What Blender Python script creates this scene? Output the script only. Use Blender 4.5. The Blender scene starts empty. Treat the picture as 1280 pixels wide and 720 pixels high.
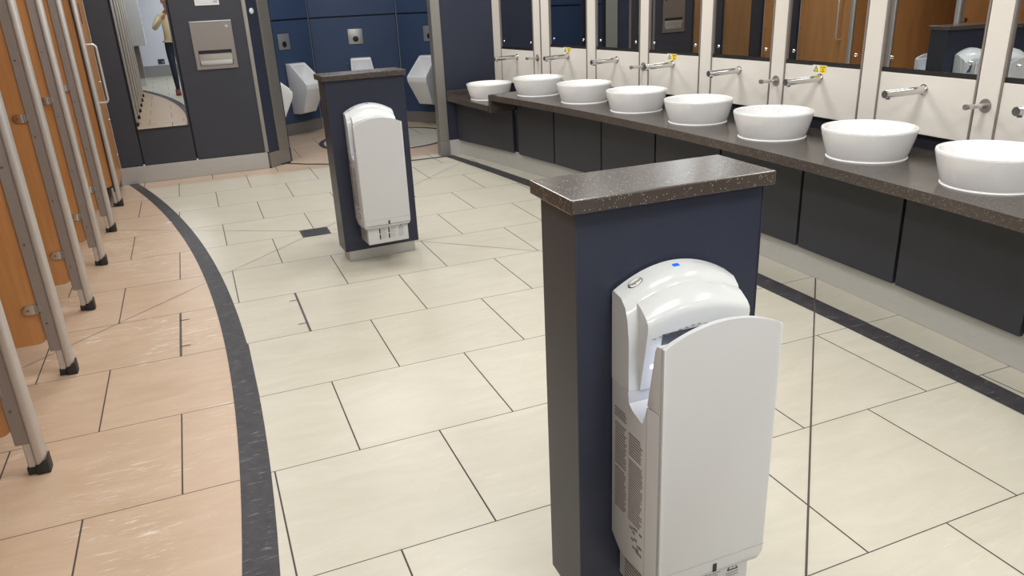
import bpy, bmesh, math, random
from mathutils import Vector, Matrix
random.seed(7)
S = bpy.context.scene
COL = S.collection
PI = math.pi

# ------------------------------------------------------------------ helpers
def link(o):
    COL.objects.link(o); return o

def tag(o, label=None, cat=None, group=None, kind=None):
    if label: o['label'] = label
    if cat: o['category'] = cat
    if group: o['group'] = group
    if kind: o['kind'] = kind
    return o

def obj(name, bm, mats, parent=None, smooth=None, mat=None):
    """link a bmesh as one mesh object"""
    me = bpy.data.meshes.new(name)
    bmesh.ops.recalc_face_normals(bm, faces=bm.faces[:])
    bm.to_mesh(me); bm.free()
    if not isinstance(mats, (list, tuple)): mats = [mats]
    for m in mats: me.materials.append(m)
    if smooth is not None:
        me.polygons.foreach_set('use_smooth', [True] * len(me.polygons))
        try: me.set_sharp_from_angle(angle=math.radians(smooth))
        except Exception: pass
    o = link(bpy.data.objects.new(name, me))
    if parent is not None: o.parent = parent
    if mat is not None: o.matrix_local = mat
    return o

def empty(name, mat, label, cat, group=None, kind=None):
    o = link(bpy.data.objects.new(name, None))
    o.empty_display_size = 0.05
    o.matrix_world = mat if isinstance(mat, Matrix) else Matrix.Translation(mat)
    return tag(o, label, cat, group, kind)

def T(x, y, z): return Matrix.Translation((x, y, z))
def RZ(a): return Matrix.Rotation(a, 4, 'Z')
def RX(a): return Matrix.Rotation(a, 4, 'X')
def RY(a): return Matrix.Rotation(a, 4, 'Y')

def new(): return bmesh.new()

def box(bm, x0, x1, y0, y1, z0, z1, bev=0.0, seg=2, mi=0, M=None):
    vs = [bm.verts.new(v) for v in ((x0,y0,z0),(x1,y0,z0),(x1,y1,z0),(x0,y1,z0),(x0,y0,z1),(x1,y0,z1),(x1,y1,z1),(x0,y1,z1))]
    fs = [bm.faces.new([vs[i] for i in f]) for f in ((3,2,1,0),(4,5,6,7),(0,1,5,4),(1,2,6,5),(2,3,7,6),(3,0,4,7))]
    for f in fs: f.material_index = mi
    geom = vs
    if bev > 0:
        es = list({e for f in fs for e in f.edges})
        r = bmesh.ops.bevel(bm, geom=es, offset=bev, segments=seg, affect='EDGES', profile=0.5)
        for f in r['faces']: f.material_index = mi
        geom = list({v for f in r['faces'] for v in f.verts} | {v for v in vs if v.is_valid})
    if M is not None: bmesh.ops.transform(bm, matrix=M, verts=geom)
    return geom

def prism(bm, poly, axis, a, b, mi=0, bev=0.0, seg=2, M=None, bevall=False):
    """extrude a 2-D polygon along axis between a and b. axis 'z': (x,y); 'x': (y,z); 'y': (x,z)"""
    def P(p, t):
        if axis == 'z': return (p[0], p[1], t)
        if axis == 'x': return (t, p[0], p[1])
        return (p[0], t, p[1])
    A = [bm.verts.new(P(p, a)) for p in poly]; B = [bm.verts.new(P(p, b)) for p in poly]
    fs = [bm.faces.new(A[::-1]), bm.faces.new(B)]
    n = len(poly)
    for i in range(n): fs.append(bm.faces.new((A[i], A[(i+1)%n], B[(i+1)%n], B[i])))
    for f in fs: f.material_index = mi
    geom = A + B
    if bev > 0:
        es = [e for e in set(fs[0].edges) | set(fs[1].edges)]
        if bevall: es = list({e for f in fs for e in f.edges})
        r = bmesh.ops.bevel(bm, geom=es, offset=bev, segments=seg, affect='EDGES', profile=0.5)
        for f in r['faces']: f.material_index = mi
        geom = list({v for f in r['faces'] for v in f.verts} | {v for v in geom if v.is_valid})
    if M is not None: bmesh.ops.transform(bm, matrix=M, verts=geom)
    return geom

def lathe(bm, prof, n=48, mi=0, M=None, close=False):
    rings = []
    allv = []
    for r, z in prof:
        if r < 1e-6:
            v = bm.verts.new((0, 0, z)); rings.append([v]); allv.append(v)
        else:
            R_ = [bm.verts.new((r*math.cos(2*PI*i/n), r*math.sin(2*PI*i/n), z)) for i in range(n)]
            rings.append(R_); allv += R_
    for a, b in zip(rings[:-1], rings[1:]):
        for i in range(n):
            j = (i+1) % n
            if len(a) == 1 and len(b) == 1: continue
            if len(a) == 1: f = bm.faces.new((a[0], b[j], b[i]))
            elif len(b) == 1: f = bm.faces.new((a[i], a[j], b[0]))
            else: f = bm.faces.new((a[i], a[j], b[j], b[i]))
            f.material_index = mi
    if M is not None: bmesh.ops.transform(bm, matrix=M, verts=allv)
    return allv

def tube(bm, pts, r, n=12, mi=0, M=None, caps=True):
    """tube of radius r through pts (list of 3-D points)"""
    pts = [Vector(p) for p in pts]
    rings = []; allv = []
    up = None
    for i, p in enumerate(pts):
        d = (pts[min(i+1, len(pts)-1)] - pts[max(i-1, 0)]).normalized()
        if up is None:
            up = Vector((0, 0, 1)) if abs(d.z) < 0.9 else Vector((1, 0, 0))
        a = d.cross(up).normalized(); b = a.cross(d).normalized(); up = b
        rr = r[i] if isinstance(r, (list, tuple)) else r
        ring = [bm.verts.new(p + a*rr*math.cos(2*PI*k/n) + b*rr*math.sin(2*PI*k/n)) for k in range(n)]
        rings.append(ring); allv += ring
    for a, b in zip(rings[:-1], rings[1:]):
        for i in range(n):
            f = bm.faces.new((a[i], a[(i+1)%n], b[(i+1)%n], b[i])); f.material_index = mi
    if caps:
        for ring in (rings[0][::-1], rings[-1]):
            f = bm.faces.new(ring); f.material_index = mi
    if M is not None: bmesh.ops.transform(bm, matrix=M, verts=allv)
    return allv

def arc_pts(cx, cy, r, a0, a1, n):
    return [(cx + r*math.cos(a0+(a1-a0)*i/n), cy + r*math.sin(a0+(a1-a0)*i/n)) for i in range(n+1)]

def text_mesh(s, size, mat, name, parent, M, align='CENTER', ext=0.0003):
    cu = bpy.data.curves.new('lettering', 'FONT'); cu.body = s; cu.size = size
    cu.align_x = align; cu.align_y = 'CENTER'; cu.extrude = ext
    o = bpy.data.objects.new('lettering', cu); COL.objects.link(o)
    dg = bpy.context.evaluated_depsgraph_get(); dg.update()
    me = bpy.data.meshes.new_from_object(o.evaluated_get(dg))
    bpy.data.objects.remove(o); bpy.data.curves.remove(cu)
    me.name = name
    me.materials.clear(); me.materials.append(mat)
    t = link(bpy.data.objects.new(name, me)); t.parent = parent; t.matrix_local = M
    return t

# ------------------------------------------------------------------ materials
def srgb(r, g, b):
    f = lambda c: (c/255/12.92) if c/255 <= 0.04045 else ((c/255+0.055)/1.055)**2.4
    return (f(r), f(g), f(b), 1)

class NT:
    def __init__(s, name):
        s.m = bpy.data.materials.new(name); s.m.use_nodes = True
        s.t = s.m.node_tree; s.n = s.t.nodes; s.l = s.t.links
        s.b = s.n['Principled BSDF']
    def add(s, typ, **kw):
        n = s.n.new(typ)
        for k, v in kw.items(): setattr(n, k, v)
        return n
    def math(s, op, a, b=None, c=None):
        n = s.add('ShaderNodeMath', operation=op)
        for i, v in enumerate((a, b, c)):
            if v is None: continue
            if isinstance(v, (int, float)): n.inputs[i].default_value = v
            else: s.l.new(v, n.inputs[i])
        return n.outputs[0]
    def mix(s, f, a, b):
        n = s.add('ShaderNodeMix', data_type='RGBA')
        for sock, v in ((n.inputs[0], f), (n.inputs[6], a), (n.inputs[7], b)):
            if isinstance(v, (int, float, tuple)): sock.default_value = v
            else: s.l.new(v, sock)
        return n.outputs[2]
    def coord(s, scale=(1,1,1), out='Object'):
        tc = s.add('ShaderNodeTexCoord'); mp = s.add('ShaderNodeMapping')
        mp.inputs['Scale'].default_value = scale
        s.l.new(tc.outputs[out], mp.inputs[0]); return mp.outputs[0]
    def noise(s, vec, scale, detail=4, rough=0.55, dist=0.0):
        n = s.add('ShaderNodeTexNoise'); n.inputs['Scale'].default_value = scale
        n.inputs['Detail'].default_value = detail; n.inputs['Roughness'].default_value = rough
        n.inputs['Distortion'].default_value = dist
        s.l.new(vec, n.inputs['Vector']); return n.outputs[0]
    def ramp(s, fac, stops):
        n = s.add('ShaderNodeValToRGB'); e = n.color_ramp.elements
        while len(e) < len(stops): e.new(0.5)
        for el, (p, c) in zip(e, stops): el.position = p; el.color = c
        s.l.new(fac, n.inputs[0]); return n.outputs[0]
    def set(s, color=None, rough=None, metal=None, spec=None, coat=None, bump=None, bumpd=0.002):
        def put(k, v):
            if v is None: return
            if isinstance(v, (int, float, tuple)): s.b.inputs[k].default_value = v
            else: s.l.new(v, s.b.inputs[k])
        put('Base Color', color); put('Roughness', rough); put('Metallic', metal)
        put('Specular IOR Level', spec); put('Coat Weight', coat)
        if bump is not None:
            b = s.add('ShaderNodeBump'); b.inputs['Distance'].default_value = bumpd
            b.inputs['Strength'].default_value = 0.4
            s.l.new(bump, b.inputs['Height']); s.l.new(b.outputs[0], s.b.inputs['Normal'])
        return s.m

def plain(name, c, rough=0.5, metal=0.0, spec=0.5, coat=0.0, var=0.04, vscale=6):
    k = NT(name); v = k.coord()
    n = k.noise(v, vscale)
    lo = tuple(x*(1-var) for x in c[:3]) + (1,); hi = tuple(min(1, x*(1+var)) for x in c[:3]) + (1,)
    return k.set(k.mix(n, lo, hi), rough, metal, spec, coat)

def laminate(name, c, rough=0.33):
    k = NT(name); v = k.coord((1,1,1)); n = k.noise(v, 3); n2 = k.noise(v, 260, 2)
    col = k.mix(n, tuple(x*.9 for x in c[:3])+(1,), tuple(x*1.1 for x in c[:3])+(1,))
    return k.set(col, rough, 0, 0.3, bump=n2, bumpd=0.0003)

def brushed(name, c, rough=0.3, axis=(2,2,120), metal=1.0):
    k = NT(name); v = k.coord(axis); n = k.noise(v, 6, 3)
    col = k.mix(n, tuple(x*.86 for x in c[:3])+(1,), tuple(min(1,x*1.1) for x in c[:3])+(1,))
    r = k.math('MULTIPLY_ADD', n, 0.18, rough-0.09)
    return k.set(col, r, metal)

M_LAM = laminate('dark_grey_laminate', srgb(58,59,66))
M_LAMB = laminate('blue_grey_laminate', srgb(49,53,68), 0.32)
M_NAVY = laminate('navy_blue_panel', srgb(60,76,104), 0.42)
M_GAP = plain('dark_gap', srgb(24,26,38), 0.7)
M_CREAM = plain('cream_panel', srgb(226,221,212), 0.38, var=0.02, vscale=2)
M_WHITEWALL = plain('white_paint', srgb(226,228,238), 0.6)
M_CEIL = plain('ceiling_paint', srgb(235,235,232), 0.8)
M_STEEL = brushed('brushed_steel', srgb(152,149,143), 0.4, (2,2,120), 0.7)
M_STEELH = brushed('brushed_steel_horizontal', srgb(188,187,185), 0.42, (2,2,120), 0.7)
M_STEELD = brushed('brushed_steel_dull', srgb(150,147,145), 0.42, (120,120,2), 0.6)
M_SKIRT = brushed('matt_steel_kick', srgb(205,204,200), 0.5, (3,3,60), 0.35)
M_CHROME = plain('chrome', srgb(225,225,225), 0.1, 1.0, var=0.01)
M_SATIN = plain('satin_chrome', srgb(214,212,210), 0.2, 1.0, var=0.02)
M_CHROMEEND = plain('spout_end', srgb(120,120,122), 0.35, 0.8)
M_ALU = brushed('anodised_aluminium', srgb(202,199,195), 0.42, (60,60,2), 0.6)
M_ALUD = brushed('dull_aluminium', srgb(146,136,130), 0.5, (60,60,2), 0.35)
M_RUBBER = plain('black_rubber', srgb(40,38,38), 0.6)
M_CERAM = plain('white_ceramic', srgb(240,240,240), 0.08, 0, 0.6, 0.3, var=0.01)
M_SILIC = plain('white_sealant', srgb(250,250,250), 0.4)
M_PLASTIC = plain('white_gloss_plastic', srgb(216,219,219), 0.16, 0, 0.5, 0.3, var=0.01)
M_PLASTICM = plain('white_satin_plastic', srgb(203,204,206), 0.32, var=0.015)
M_PLASTICG = plain('grey_plastic', srgb(150,150,150), 0.4)
M_DARKPL = plain('dark_grey_plastic', srgb(62,64,76), 0.25)
M_BLACK = plain('black_print', srgb(28,26,26), 0.5)
M_GREYINK = plain('grey_print', srgb(120,114,108), 0.6)
M_PAPER = plain('paper_white', srgb(226,226,220), 0.6)
M_YELLOW = plain('sign_yellow', srgb(246,216,40), 0.45)
M_GRAYPRINT = plain('pale_grey_print', srgb(165,165,165), 0.5)
M_DRAIN = plain('dark_drain_metal', srgb(72,72,76), 0.4, 0.3)
M_SKIN = plain('skin', srgb(208,150,124), 0.5)
M_HAIR = plain('dark_brown_hair', srgb(52,36,30), 0.6)
M_JACKET = plain('cream_cloth', srgb(222,210,178), 0.8, var=0.12, vscale=9)
M_DENIM = plain('navy_cloth', srgb(38,46,66), 0.85, var=0.15, vscale=14)
M_SHOE = plain('red_brown_shoe', srgb(120,48,44), 0.6)
M_PHONE = plain('phone_black', srgb(20,20,22), 0.2)
M_EYE = plain('eye_dark', srgb(30,22,20), 0.2)
M_LIP = plain('lip', srgb(170,92,84), 0.5)

def mirror_mat():
    k = NT('mirror_glass'); v = k.coord(); n = k.noise(v, 2)
    return k.set(k.mix(n, (0.60,0.63,0.64,1), (0.62,0.65,0.66,1)), 0.004, 1.0)
M_MIRROR = mirror_mat()

def stone():
    k = NT('dark_speckled_quartz'); v = k.coord()
    n = k.noise(v, 5, 5)
    base = k.mix(n, srgb(61,54,50), srgb(80,72,67))
    vo = k.add('ShaderNodeTexVoronoi'); vo.inputs['Scale'].default_value = 190; k.l.new(v, vo.inputs['Vector'])
    sp = k.ramp(vo.outputs['Distance'], [(0.0,(1,1,1,1)),(0.22,(1,1,1,1)),(0.30,(0,0,0,1))])
    sel = k.noise(v, 70, 2); selr = k.ramp(sel, [(0.5,(0,0,0,1)),(0.54,(1,1,1,1))])
    f = k.math('MULTIPLY', sp, selr)
    col = k.mix(k.math('MULTIPLY', f, 0.6), base, srgb(176,166,150))
    vo2 = k.add('ShaderNodeTexVoronoi'); vo2.inputs['Scale'].default_value = 320; k.l.new(v, vo2.inputs['Vector'])
    sp2 = k.ramp(vo2.outputs['Distance'], [(0.12,(1,1,1,1)),(0.2,(0,0,0,1))])
    col = k.mix(k.math('MULTIPLY', sp2, 0.35), col, srgb(40,34,32))
    return k.set(col, 0.22, 0, 0.5)
M_STONE = stone()

def wood():
    k = NT('oak_laminate'); v = k.coord((7, 7, 0.5))
    n = k.noise(v, 3.0, 6, 0.6, 0.8)
    big = k.noise(k.coord((2.2,2.2,0.35)), 2.0, 3, 0.5, 0.5)
    f = k.math('MULTIPLY_ADD', n, 0.7, k.math('MULTIPLY', big, 0.3))
    col = k.ramp(f, [(0.3, srgb(170,118,70)), (0.5, srgb(188,134,84)), (0.7, srgb(200,148,98))])
    fine = k.noise(k.coord((70,70,1.8)), 4, 3)
    col = k.mix(k.math('MULTIPLY', fine, 0.3), col, srgb(152,102,58))
    return k.set(col, 0.36, 0, 0.4)
M_WOOD = wood()

TW, TH = 0.6, 0.58643      # tile size

def floor_mat():
    k = NT('large_stone_tiles')
    tc = k.add('ShaderNodeTexCoord'); sx = k.add('ShaderNodeSeparateXYZ'); k.l.new(tc.outputs['Object'], sx.inputs[0])
    X, Y = sx.outputs[0], sx.outputs[1]
    v = k.math('MULTIPLY', Y, -1/TH)
    row = k.math('FLOOR', v)
    par = k.math('FLOORED_MODULO', row, 2)           # 1 on odd rows
    off = k.math('MULTIPLY', k.math('SUBTRACT', 1, par), 0.5)
    u = k.math('ADD', k.math('MULTIPLY', X, 1/TW), off)
    fu = k.math('FRACT', u); fv = k.math('FRACT', v)
    du = k.math('MULTIPLY', k.math('MINIMUM', fu, k.math('SUBTRACT', 1, fu)), TW)
    dv = k.math('MULTIPLY', k.math('MINIMUM', fv, k.math('SUBTRACT', 1, fv)), TH)
    g1 = k.math('LESS_THAN', du, 0.0028); g2 = k.math('LESS_THAN', dv, 0.0019)
    grout = k.math('MAXIMUM', g1, g2)
    # per tile random
    cmb = k.add('ShaderNodeCombineXYZ'); k.l.new(k.math('FLOOR', u), cmb.inputs[0]); k.l.new(row, cmb.inputs[1])
    wn = k.add('ShaderNodeTexWhiteNoise'); k.l.new(cmb.outputs[0], wn.inputs['Vector'])
    # streaky stone
    mp = k.add('ShaderNodeMapping'); mp.inputs['Scale'].default_value = (1.5, 5, 1); k.l.new(tc.outputs['Object'], mp.inputs[0])
    add = k.add('ShaderNodeVectorMath', operation='ADD'); k.l.new(mp.outputs[0], add.inputs[0])
    sc = k.add('ShaderNodeVectorMath', operation='SCALE'); sc.inputs['Scale'].default_value = 9; k.l.new(wn.outputs['Color'], sc.inputs[0]); k.l.new(sc.outputs[0], add.inputs[1])
    n = k.noise(add.outputs[0], 2.2, 6, 0.62, 0.8)
    cream = k.ramp(n, [(0.3, srgb(192,187,171)), (0.5, srgb(197,192,176)), (0.75, srgb(203,198,184))])
    pink = k.ramp(n, [(0.3, srgb(186,161,136)), (0.5, srgb(192,167,143)), (0.68, srgb(198,175,152))])
    # zone on the cubicle side of the curved border
    dx = k.math('SUBTRACT', X, LBX); dy = k.math('SUBTRACT', Y, LBY)
    rr = k.math('SQRT', k.math('ADD', k.math('MULTIPLY', dx, dx), k.math('MULTIPLY', dy, dy)))
    zone = k.math('LESS_THAN', rr, LBR)
    ex = k.math('SUBTRACT', X, 1.675); ey = k.math('SUBTRACT', Y, 5.26)
    r2 = k.math('SQRT', k.math('ADD', k.math('MULTIPLY', ex, ex), k.math('MULTIPLY', ey, ey)))
    far = k.math('GREATER_THAN', Y, 4.0)
    ring = k.math('MULTIPLY', far, k.math('GREATER_THAN', r2, 0.75))
    z = k.math('MAXIMUM', zone, k.math('MULTIPLY', ring, 0.9))
    col = k.mix(z, cream, pink)
    col = k.mix(k.math('MULTIPLY', k.math('SUBTRACT', wn.outputs['Value'], 0.5), 0.10), col, srgb(180,164,146))
    fl = k.noise(tc.outputs['Object'], 26, 4, 0.7)
    flk = k.ramp(fl, [(0.62,(0,0,0,1)),(0.78,(1,1,1,1))])
    col = k.mix(k.math('MULTIPLY', flk, 0.25), col, srgb(238,230,216))
    mp2 = k.add('ShaderNodeMapping'); mp2.inputs['Scale'].default_value = (3.2, 20, 1); mp2.inputs['Rotation'].default_value = (0,0,0.12); k.l.new(tc.outputs['Object'], mp2.inputs[0])
    sv = k.noise(mp2.outputs[0], 2.4, 8, 0.78, 0.7)
    patch = k.noise(tc.outputs['Object'], 1.6, 2)
    svm = k.math('MULTIPLY', k.ramp(sv, [(0.545,(0,0,0,1)),(0.61,(1,1,1,1))]), k.ramp(patch, [(0.46,(0,0,0,1)),(0.58,(1,1,1,1))]))
    col = k.mix(k.math('MULTIPLY', svm, k.math('MULTIPLY_ADD', z, 0.5, 0.15)), col, srgb(234,226,214))
    col = k.mix(grout, col, srgb(70,62,58))
    rough = k.math('MULTIPLY_ADD', grout, 0.4, k.math('MULTIPLY_ADD', n, 0.16, 0.26))
    return k.set(col, rough, 0, 0.45)

def slate():
    k = NT('dark_slate_tile'); v = k.coord((1,1,1))
    n = k.noise(v, 14, 6, 0.7, 0.5)
    col = k.ramp(n, [(0.3, srgb(50,49,53)), (0.6, srgb(64,62,66)), (0.74, srgb(76,74,78))])
    sv = k.noise(k.coord((5,26,1)), 3, 7, 0.75, 0.6); col = k.mix(k.math('MULTIPLY', k.ramp(sv, [(0.57,(0,0,0,1)),(0.66,(1,1,1,1))]), 0.5), col, srgb(150,148,150))
    return k.set(col, 0.45, 0, 0.25)
M_SLATE = slate()
M_GROUT = plain('dark_grout', srgb(80,70,66), 0.8)
M_GROUTP = plain('thick_dark_joint', srgb(76,68,70), 0.5)

# ------------------------------------------------------------------ calibration
CAM = (-0.33014848, -3.5949079, 1.5149967)
ROT = ((0.92344541, -0.38107126, -0.04509166), (-0.17628022, -0.31690344, -0.93193213), (0.34084285, 0.86853722, -0.35981835))
FPX = 953.840389
XC, YC = -15.25, -0.4           # centre of the curved room
RW = 18.2                        # radius of the basin wall

def fit_circle(P):
    # Kasa least squares
    n = len(P); sx=sum(p[0] for p in P); sy=sum(p[1] for p in P)
    A = [[0]*3 for _ in range(3)]; B=[0]*3
    for x,y in P:
        r=(x,y,1); w=-(x*x+y*y)
        for i in range(3):
            B[i]+=r[i]*w
            for j in range(3): A[i][j]+=r[i]*r[j]
    s = Matrix(A).inverted() @ Vector(B)
    cx,cy=-s[0]/2,-s[1]/2
    return cx,cy,math.sqrt(cx*cx+cy*cy-s[2])
LB_OUT = [(-1.025,4.27),(-0.748,3.112),(-0.588,2.114),(-0.442,0.894),(-0.403,0.261),(-0.400,-0.583),(-0.416,-1.182),(-0.445,-1.67)]
LB_IN = [(-0.919,4.201),(-0.656,3.055),(-0.493,2.058),(-0.362,1.178),(-0.316,0.333),(-0.300,-0.003),(-0.295,-0.578),(-0.312,-1.171),(-0.346,-1.716)]
LBX, LBY, LBR0 = fit_circle(LB_OUT)
LBXI, LBYI, LBRI = fit_circle(LB_IN)
LBR = LBR0 + 0.05
M_FLOOR = floor_mat()

def circ(cx, cy, r, y):
    return cx + math.sqrt(max(0, r*r - (y-cy)**2))

def frame(s, R=RW):
    """frame on the curved wall: local X along the wall (away from camera), Y into the room, Z up"""
    a = s / RW
    c, sn = math.cos(a), math.sin(a)
    m = Matrix(((-sn, -c, 0, XC+R*c), (c, -sn, 0, YC+R*sn), (0, 0, 1, 0), (0, 0, 0, 1)))
    return m

EA = 0.13                       # the last facet beside the end wall is flat
def eframe(d, R=RW):
    c, sn = math.cos(EA), math.sin(EA); o = RW - R
    px = 2.637 - sn*d - c*o; py = 2.962 + c*d - sn*o
    return Matrix(((-sn, -c, 0, px), (c, -sn, 0, py), (0, 0, 1, 0), (0, 0, 0, 1)))
def fr(s, R=RW):
    return eframe(s-3.381, R) if s > 3.385 else frame(s, R)

def polar(R, s):          # point on the radius-R arc at the angle of wall arc length s
    a = s / RW
    return (XC + R*math.cos(a), YC + R*math.sin(a))

# ================================================================== SETTING
def build_floor():
    bm = new()
    vs = [bm.verts.new(p) for p in ((-2.7,-9.2,0),(4.3,-9.2,0),(4.3,7.2,0),(-2.7,7.2,0))]
    bm.faces.new(vs)
    def strip(a, b, w, z, mi):
        a = Vector((a[0],a[1],0)); b = Vector((b[0],b[1],0)); d=(b-a).normalized(); n=Vector((-d.y,d.x,0))*w/2
        f = bm.faces.new([bm.verts.new((p.x,p.y,z)) for p in (a-n,b-n,b+n,a+n)]); f.material_index = mi
    Z = 0.0016
    # cuts falling to the drain
    strip((0.20,1.66),(-1.32,0.19),0.003,Z,1)
    strip((0.39,1.85),(1.98,3.46),0.003,Z,1)
    strip((0.39,1.66),(2.2,-0.12),0.003,Z,1)
    strip((0.20,1.85),(-1.5,2.9),0.003,Z,1)
    strip((2.62,-0.60),(0.55,-2.80),0.0065,Z,1)
    # access cover surrounds in the tiles
    for x, sgn in ((0.0,-1),(-0.6,1)):
        strip((x,0.0),(x,TH),0.011,Z,2)
        for q in (0.2,0.8): strip((x,TH*q),(x+sgn*0.045,TH*q),0.008,Z,2)
    o = obj('floor', bm, [M_FLOOR, M_GROUT, M_GROUTP]); tag(o, kind='structure')

def inlay(name, left, right, mat, z=0.0012):
    bm = new()
    L=[bm.verts.new((x,y,z)) for x,y in left]; Rr=[bm.verts.new((x,y,z)) for x,y in right]
    for i in range(len(L)-1): bm.faces.new((L[i],Rr[i],Rr[i+1],L[i+1]))
    o = obj(name, bm, mat); tag(o, kind='structure'); return o

build_floor()
ys = [-6 + i*(4.31+6)/60 for i in range(61)]
inlay('trim_1', [(circ(LBX,LBY,LBR0,y),y) for y in ys], [(circ(LBXI,LBYI,LBRI,y),y) for y in ys], M_SLATE)
RBI = [(2.267,-2.03),(2.272,-0.9),(2.262,-0.45),(2.19,1.45),(2.137,2.21),(2.03,3.1),(1.92,3.80)]
RBO = [(2.395,-1.925),(2.392,-0.9),(2.375,-0.43),(2.32,1.45),(2.245,2.34),(2.13,3.15),(2.005,3.84)]
ci = fit_circle(RBI); co = fit_circle(RBO)
ys2 = [-6 + i*(3.84+6)/60 for i in range(61)]
inlay('trim_2', [(circ(*ci,y),y) for y in ys2], [(circ(*co,y),y) for y in ys2], M_SLATE)
# threshold line into the urinal bay and the ring inlaid in its floor
th = [(0.40,4.45),(0.60,4.26),(0.80,4.12),(1.2,3.93),(1.6,3.80),(1.93,3.80)]
inlay('trim_3', th, [(x+0.012,y+0.05) for x,y in th], M_SLATE, 0.0016)
ra = [2*PI*i/72 for i in range(73)]
inlay('trim_4', [(1.675+0.73*math.cos(a),5.26+0.73*math.sin(a)) for a in ra], [(1.675+0.785*math.cos(a),5.26+0.785*math.sin(a)) for a in ra], M_SLATE)

bm = new(); box(bm, -2.7,4.3,-9.2,7.2,2.7,2.8); tag(obj('ceiling', bm, M_CEIL), kind='structure')
# side walls and back
bm = new(); box(bm, -2.7,-2.6,-9.2,4.3,0,2.7); tag(obj('wall_left', bm, M_LAM), kind='structure')
bm = new(); box(bm, -2.6,4.2,-9.2,-9.05,0,2.7); tag(obj('wall_back', bm, M_WHITEWALL), kind='structure')
bm = new(); box(bm, -1.4,4.2,-9.05,-9.035,0,0.26); tag(obj('baseboard_back', bm, M_PLASTICG), kind='structure')
# dark return wall past the end of the cubicles
bm = new(); box(bm, -2.6,-1.16,-5.1,-4.9,0.15,2.7); box(bm,-1.30,-1.16,-9.05,-4.9,0.15,2.7)
w = obj('wall_near_left', bm, M_LAM); tag(w, kind='structure')
bm = new(); box(bm, -1.31,-1.15,-9.04,-4.89,0,0.16); tag(obj('baseboard_near_left', bm, M_SKIRT), kind='structure')
bm = new(); box(bm,-1.18,-1.02,-7.1,-6.6,0.16,2.7); c = obj('trim_5', bm, M_ALUD); tag(c, kind='structure')
bm = new(); box(bm,-1.18,-1.02,-7.1,-6.6,0,0.16); tag(obj('trim_6', bm, M_SKIRT), kind='structure')

# ---- far left wall: dark laminate panels with thin reveals over a steel kick
WY = 4.32
bm = new(); box(bm, -2.6,0.24,WY+0.018,WY+0.13,0.0,2.7)
wfl = obj('wall_far_left', bm, M_GAP); tag(wfl, kind='structure')
for x0, x1 in ((-2.6,-0.881),(-0.867,-0.411),(-0.397,0.238)):
    bm = new(); box(bm, x0, x1, WY, WY+0.018, 0.162, 2.69, 0.002, 1)
    obj('wall_panel', bm, M_LAM, wfl)
bm = new(); box(bm, -2.59, 0.245, WY-0.006, WY+0.016, 0.002, 0.158, 0.001, 1)
tag(obj('baseboard_far_left', bm, M_STEELH), kind='structure')
bm = new()
for x in (-0.874,-0.404): box(bm, x-0.006, x+0.006, WY-0.004, WY+0.01, 0.150, 0.172)
obj('reveal_end', bm, M_PAPER, wfl)
bm = new(); box(bm, 0.226, 0.262, WY-0.008, WY+0.004, 0.158, 2.69, 0.002, 1)
tag(obj('trim_7', bm, M_STEEL), kind='structure')

# ---- angled jamb on the left of the urinal bay: navy panel, steel column, dark kick
J0 = Vector((0.262,WY-0.004,0)); J1 = Vector((0.472,4.50,0)); jd = (J1-J0).normalized(); jl = (J1-J0).length
JM = Matrix(((jd.x,-jd.y,0,J0.x),(jd.y,jd.x,0,J0.y),(0,0,1,0),(0,0,0,1)))
bm = new(); box(bm, 0, 0.13, 0, 0.03, 0.15, 2.69, M=JM); tag(obj('wall_jamb_left', bm, M_LAMB), kind='structure')
bm = new(); box(bm, 0.138, jl, -0.012, 0.10, 0.15, 2.69, 0.004, 2, M=JM); tag(obj('trim_8', bm, M_STEEL), kind='structure')
bm = new(); box(bm, 0.128, 0.139, 0.004, 0.03, 0.15, 2.69, M=JM); tag(obj('trim_9', bm, M_GAP), kind='structure')
bm = new(); box(bm, 0, jl, -0.006, 0.10, 0.001, 0.15, M=JM); tag(obj('baseboard_jamb_left', bm, M_STEELD), kind='structure')
bm = new(); prism(bm, [(J0.x+jd.x*0.0-0.02+i, WY-0.012+j) for i,j in ((0,0),)]+[(J1.x,J1.y-0.022),(J1.x,J1.y-0.008),(J0.x,J0.y-0.006)], 'z', 0.0008, 0.012)
tag(obj('trim_10', bm, M_GAP), kind='structure')

# ---- far right wall: blue-grey end panel beside the low basin
EY = 3.85
bm = new(); box(bm, 1.985, 2.60, EY, EY+0.10, 0.155, 2.7); tag(obj('wall_far_right', bm, M_LAMB), kind='structure')
bm = new(); box(bm, 1.985, 2.60, EY-0.004, EY+0.1, 0.001, 0.155); tag(obj('baseboard_far_right', bm, M_SKIRT), kind='structure')
bm = new(); box(bm, 1.892, 1.984, EY-0.01, EY+0.10, 0.15, 2.69, 0.004, 2); tag(obj('trim_11', bm, M_STEEL), kind='structure')
bm = new(); box(bm, 1.889, 1.987, EY-0.013, EY+0.10, 0.001, 0.149, 0.002, 1); tag(obj('trim_12', bm, M_STEELD), kind='structure')

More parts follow.
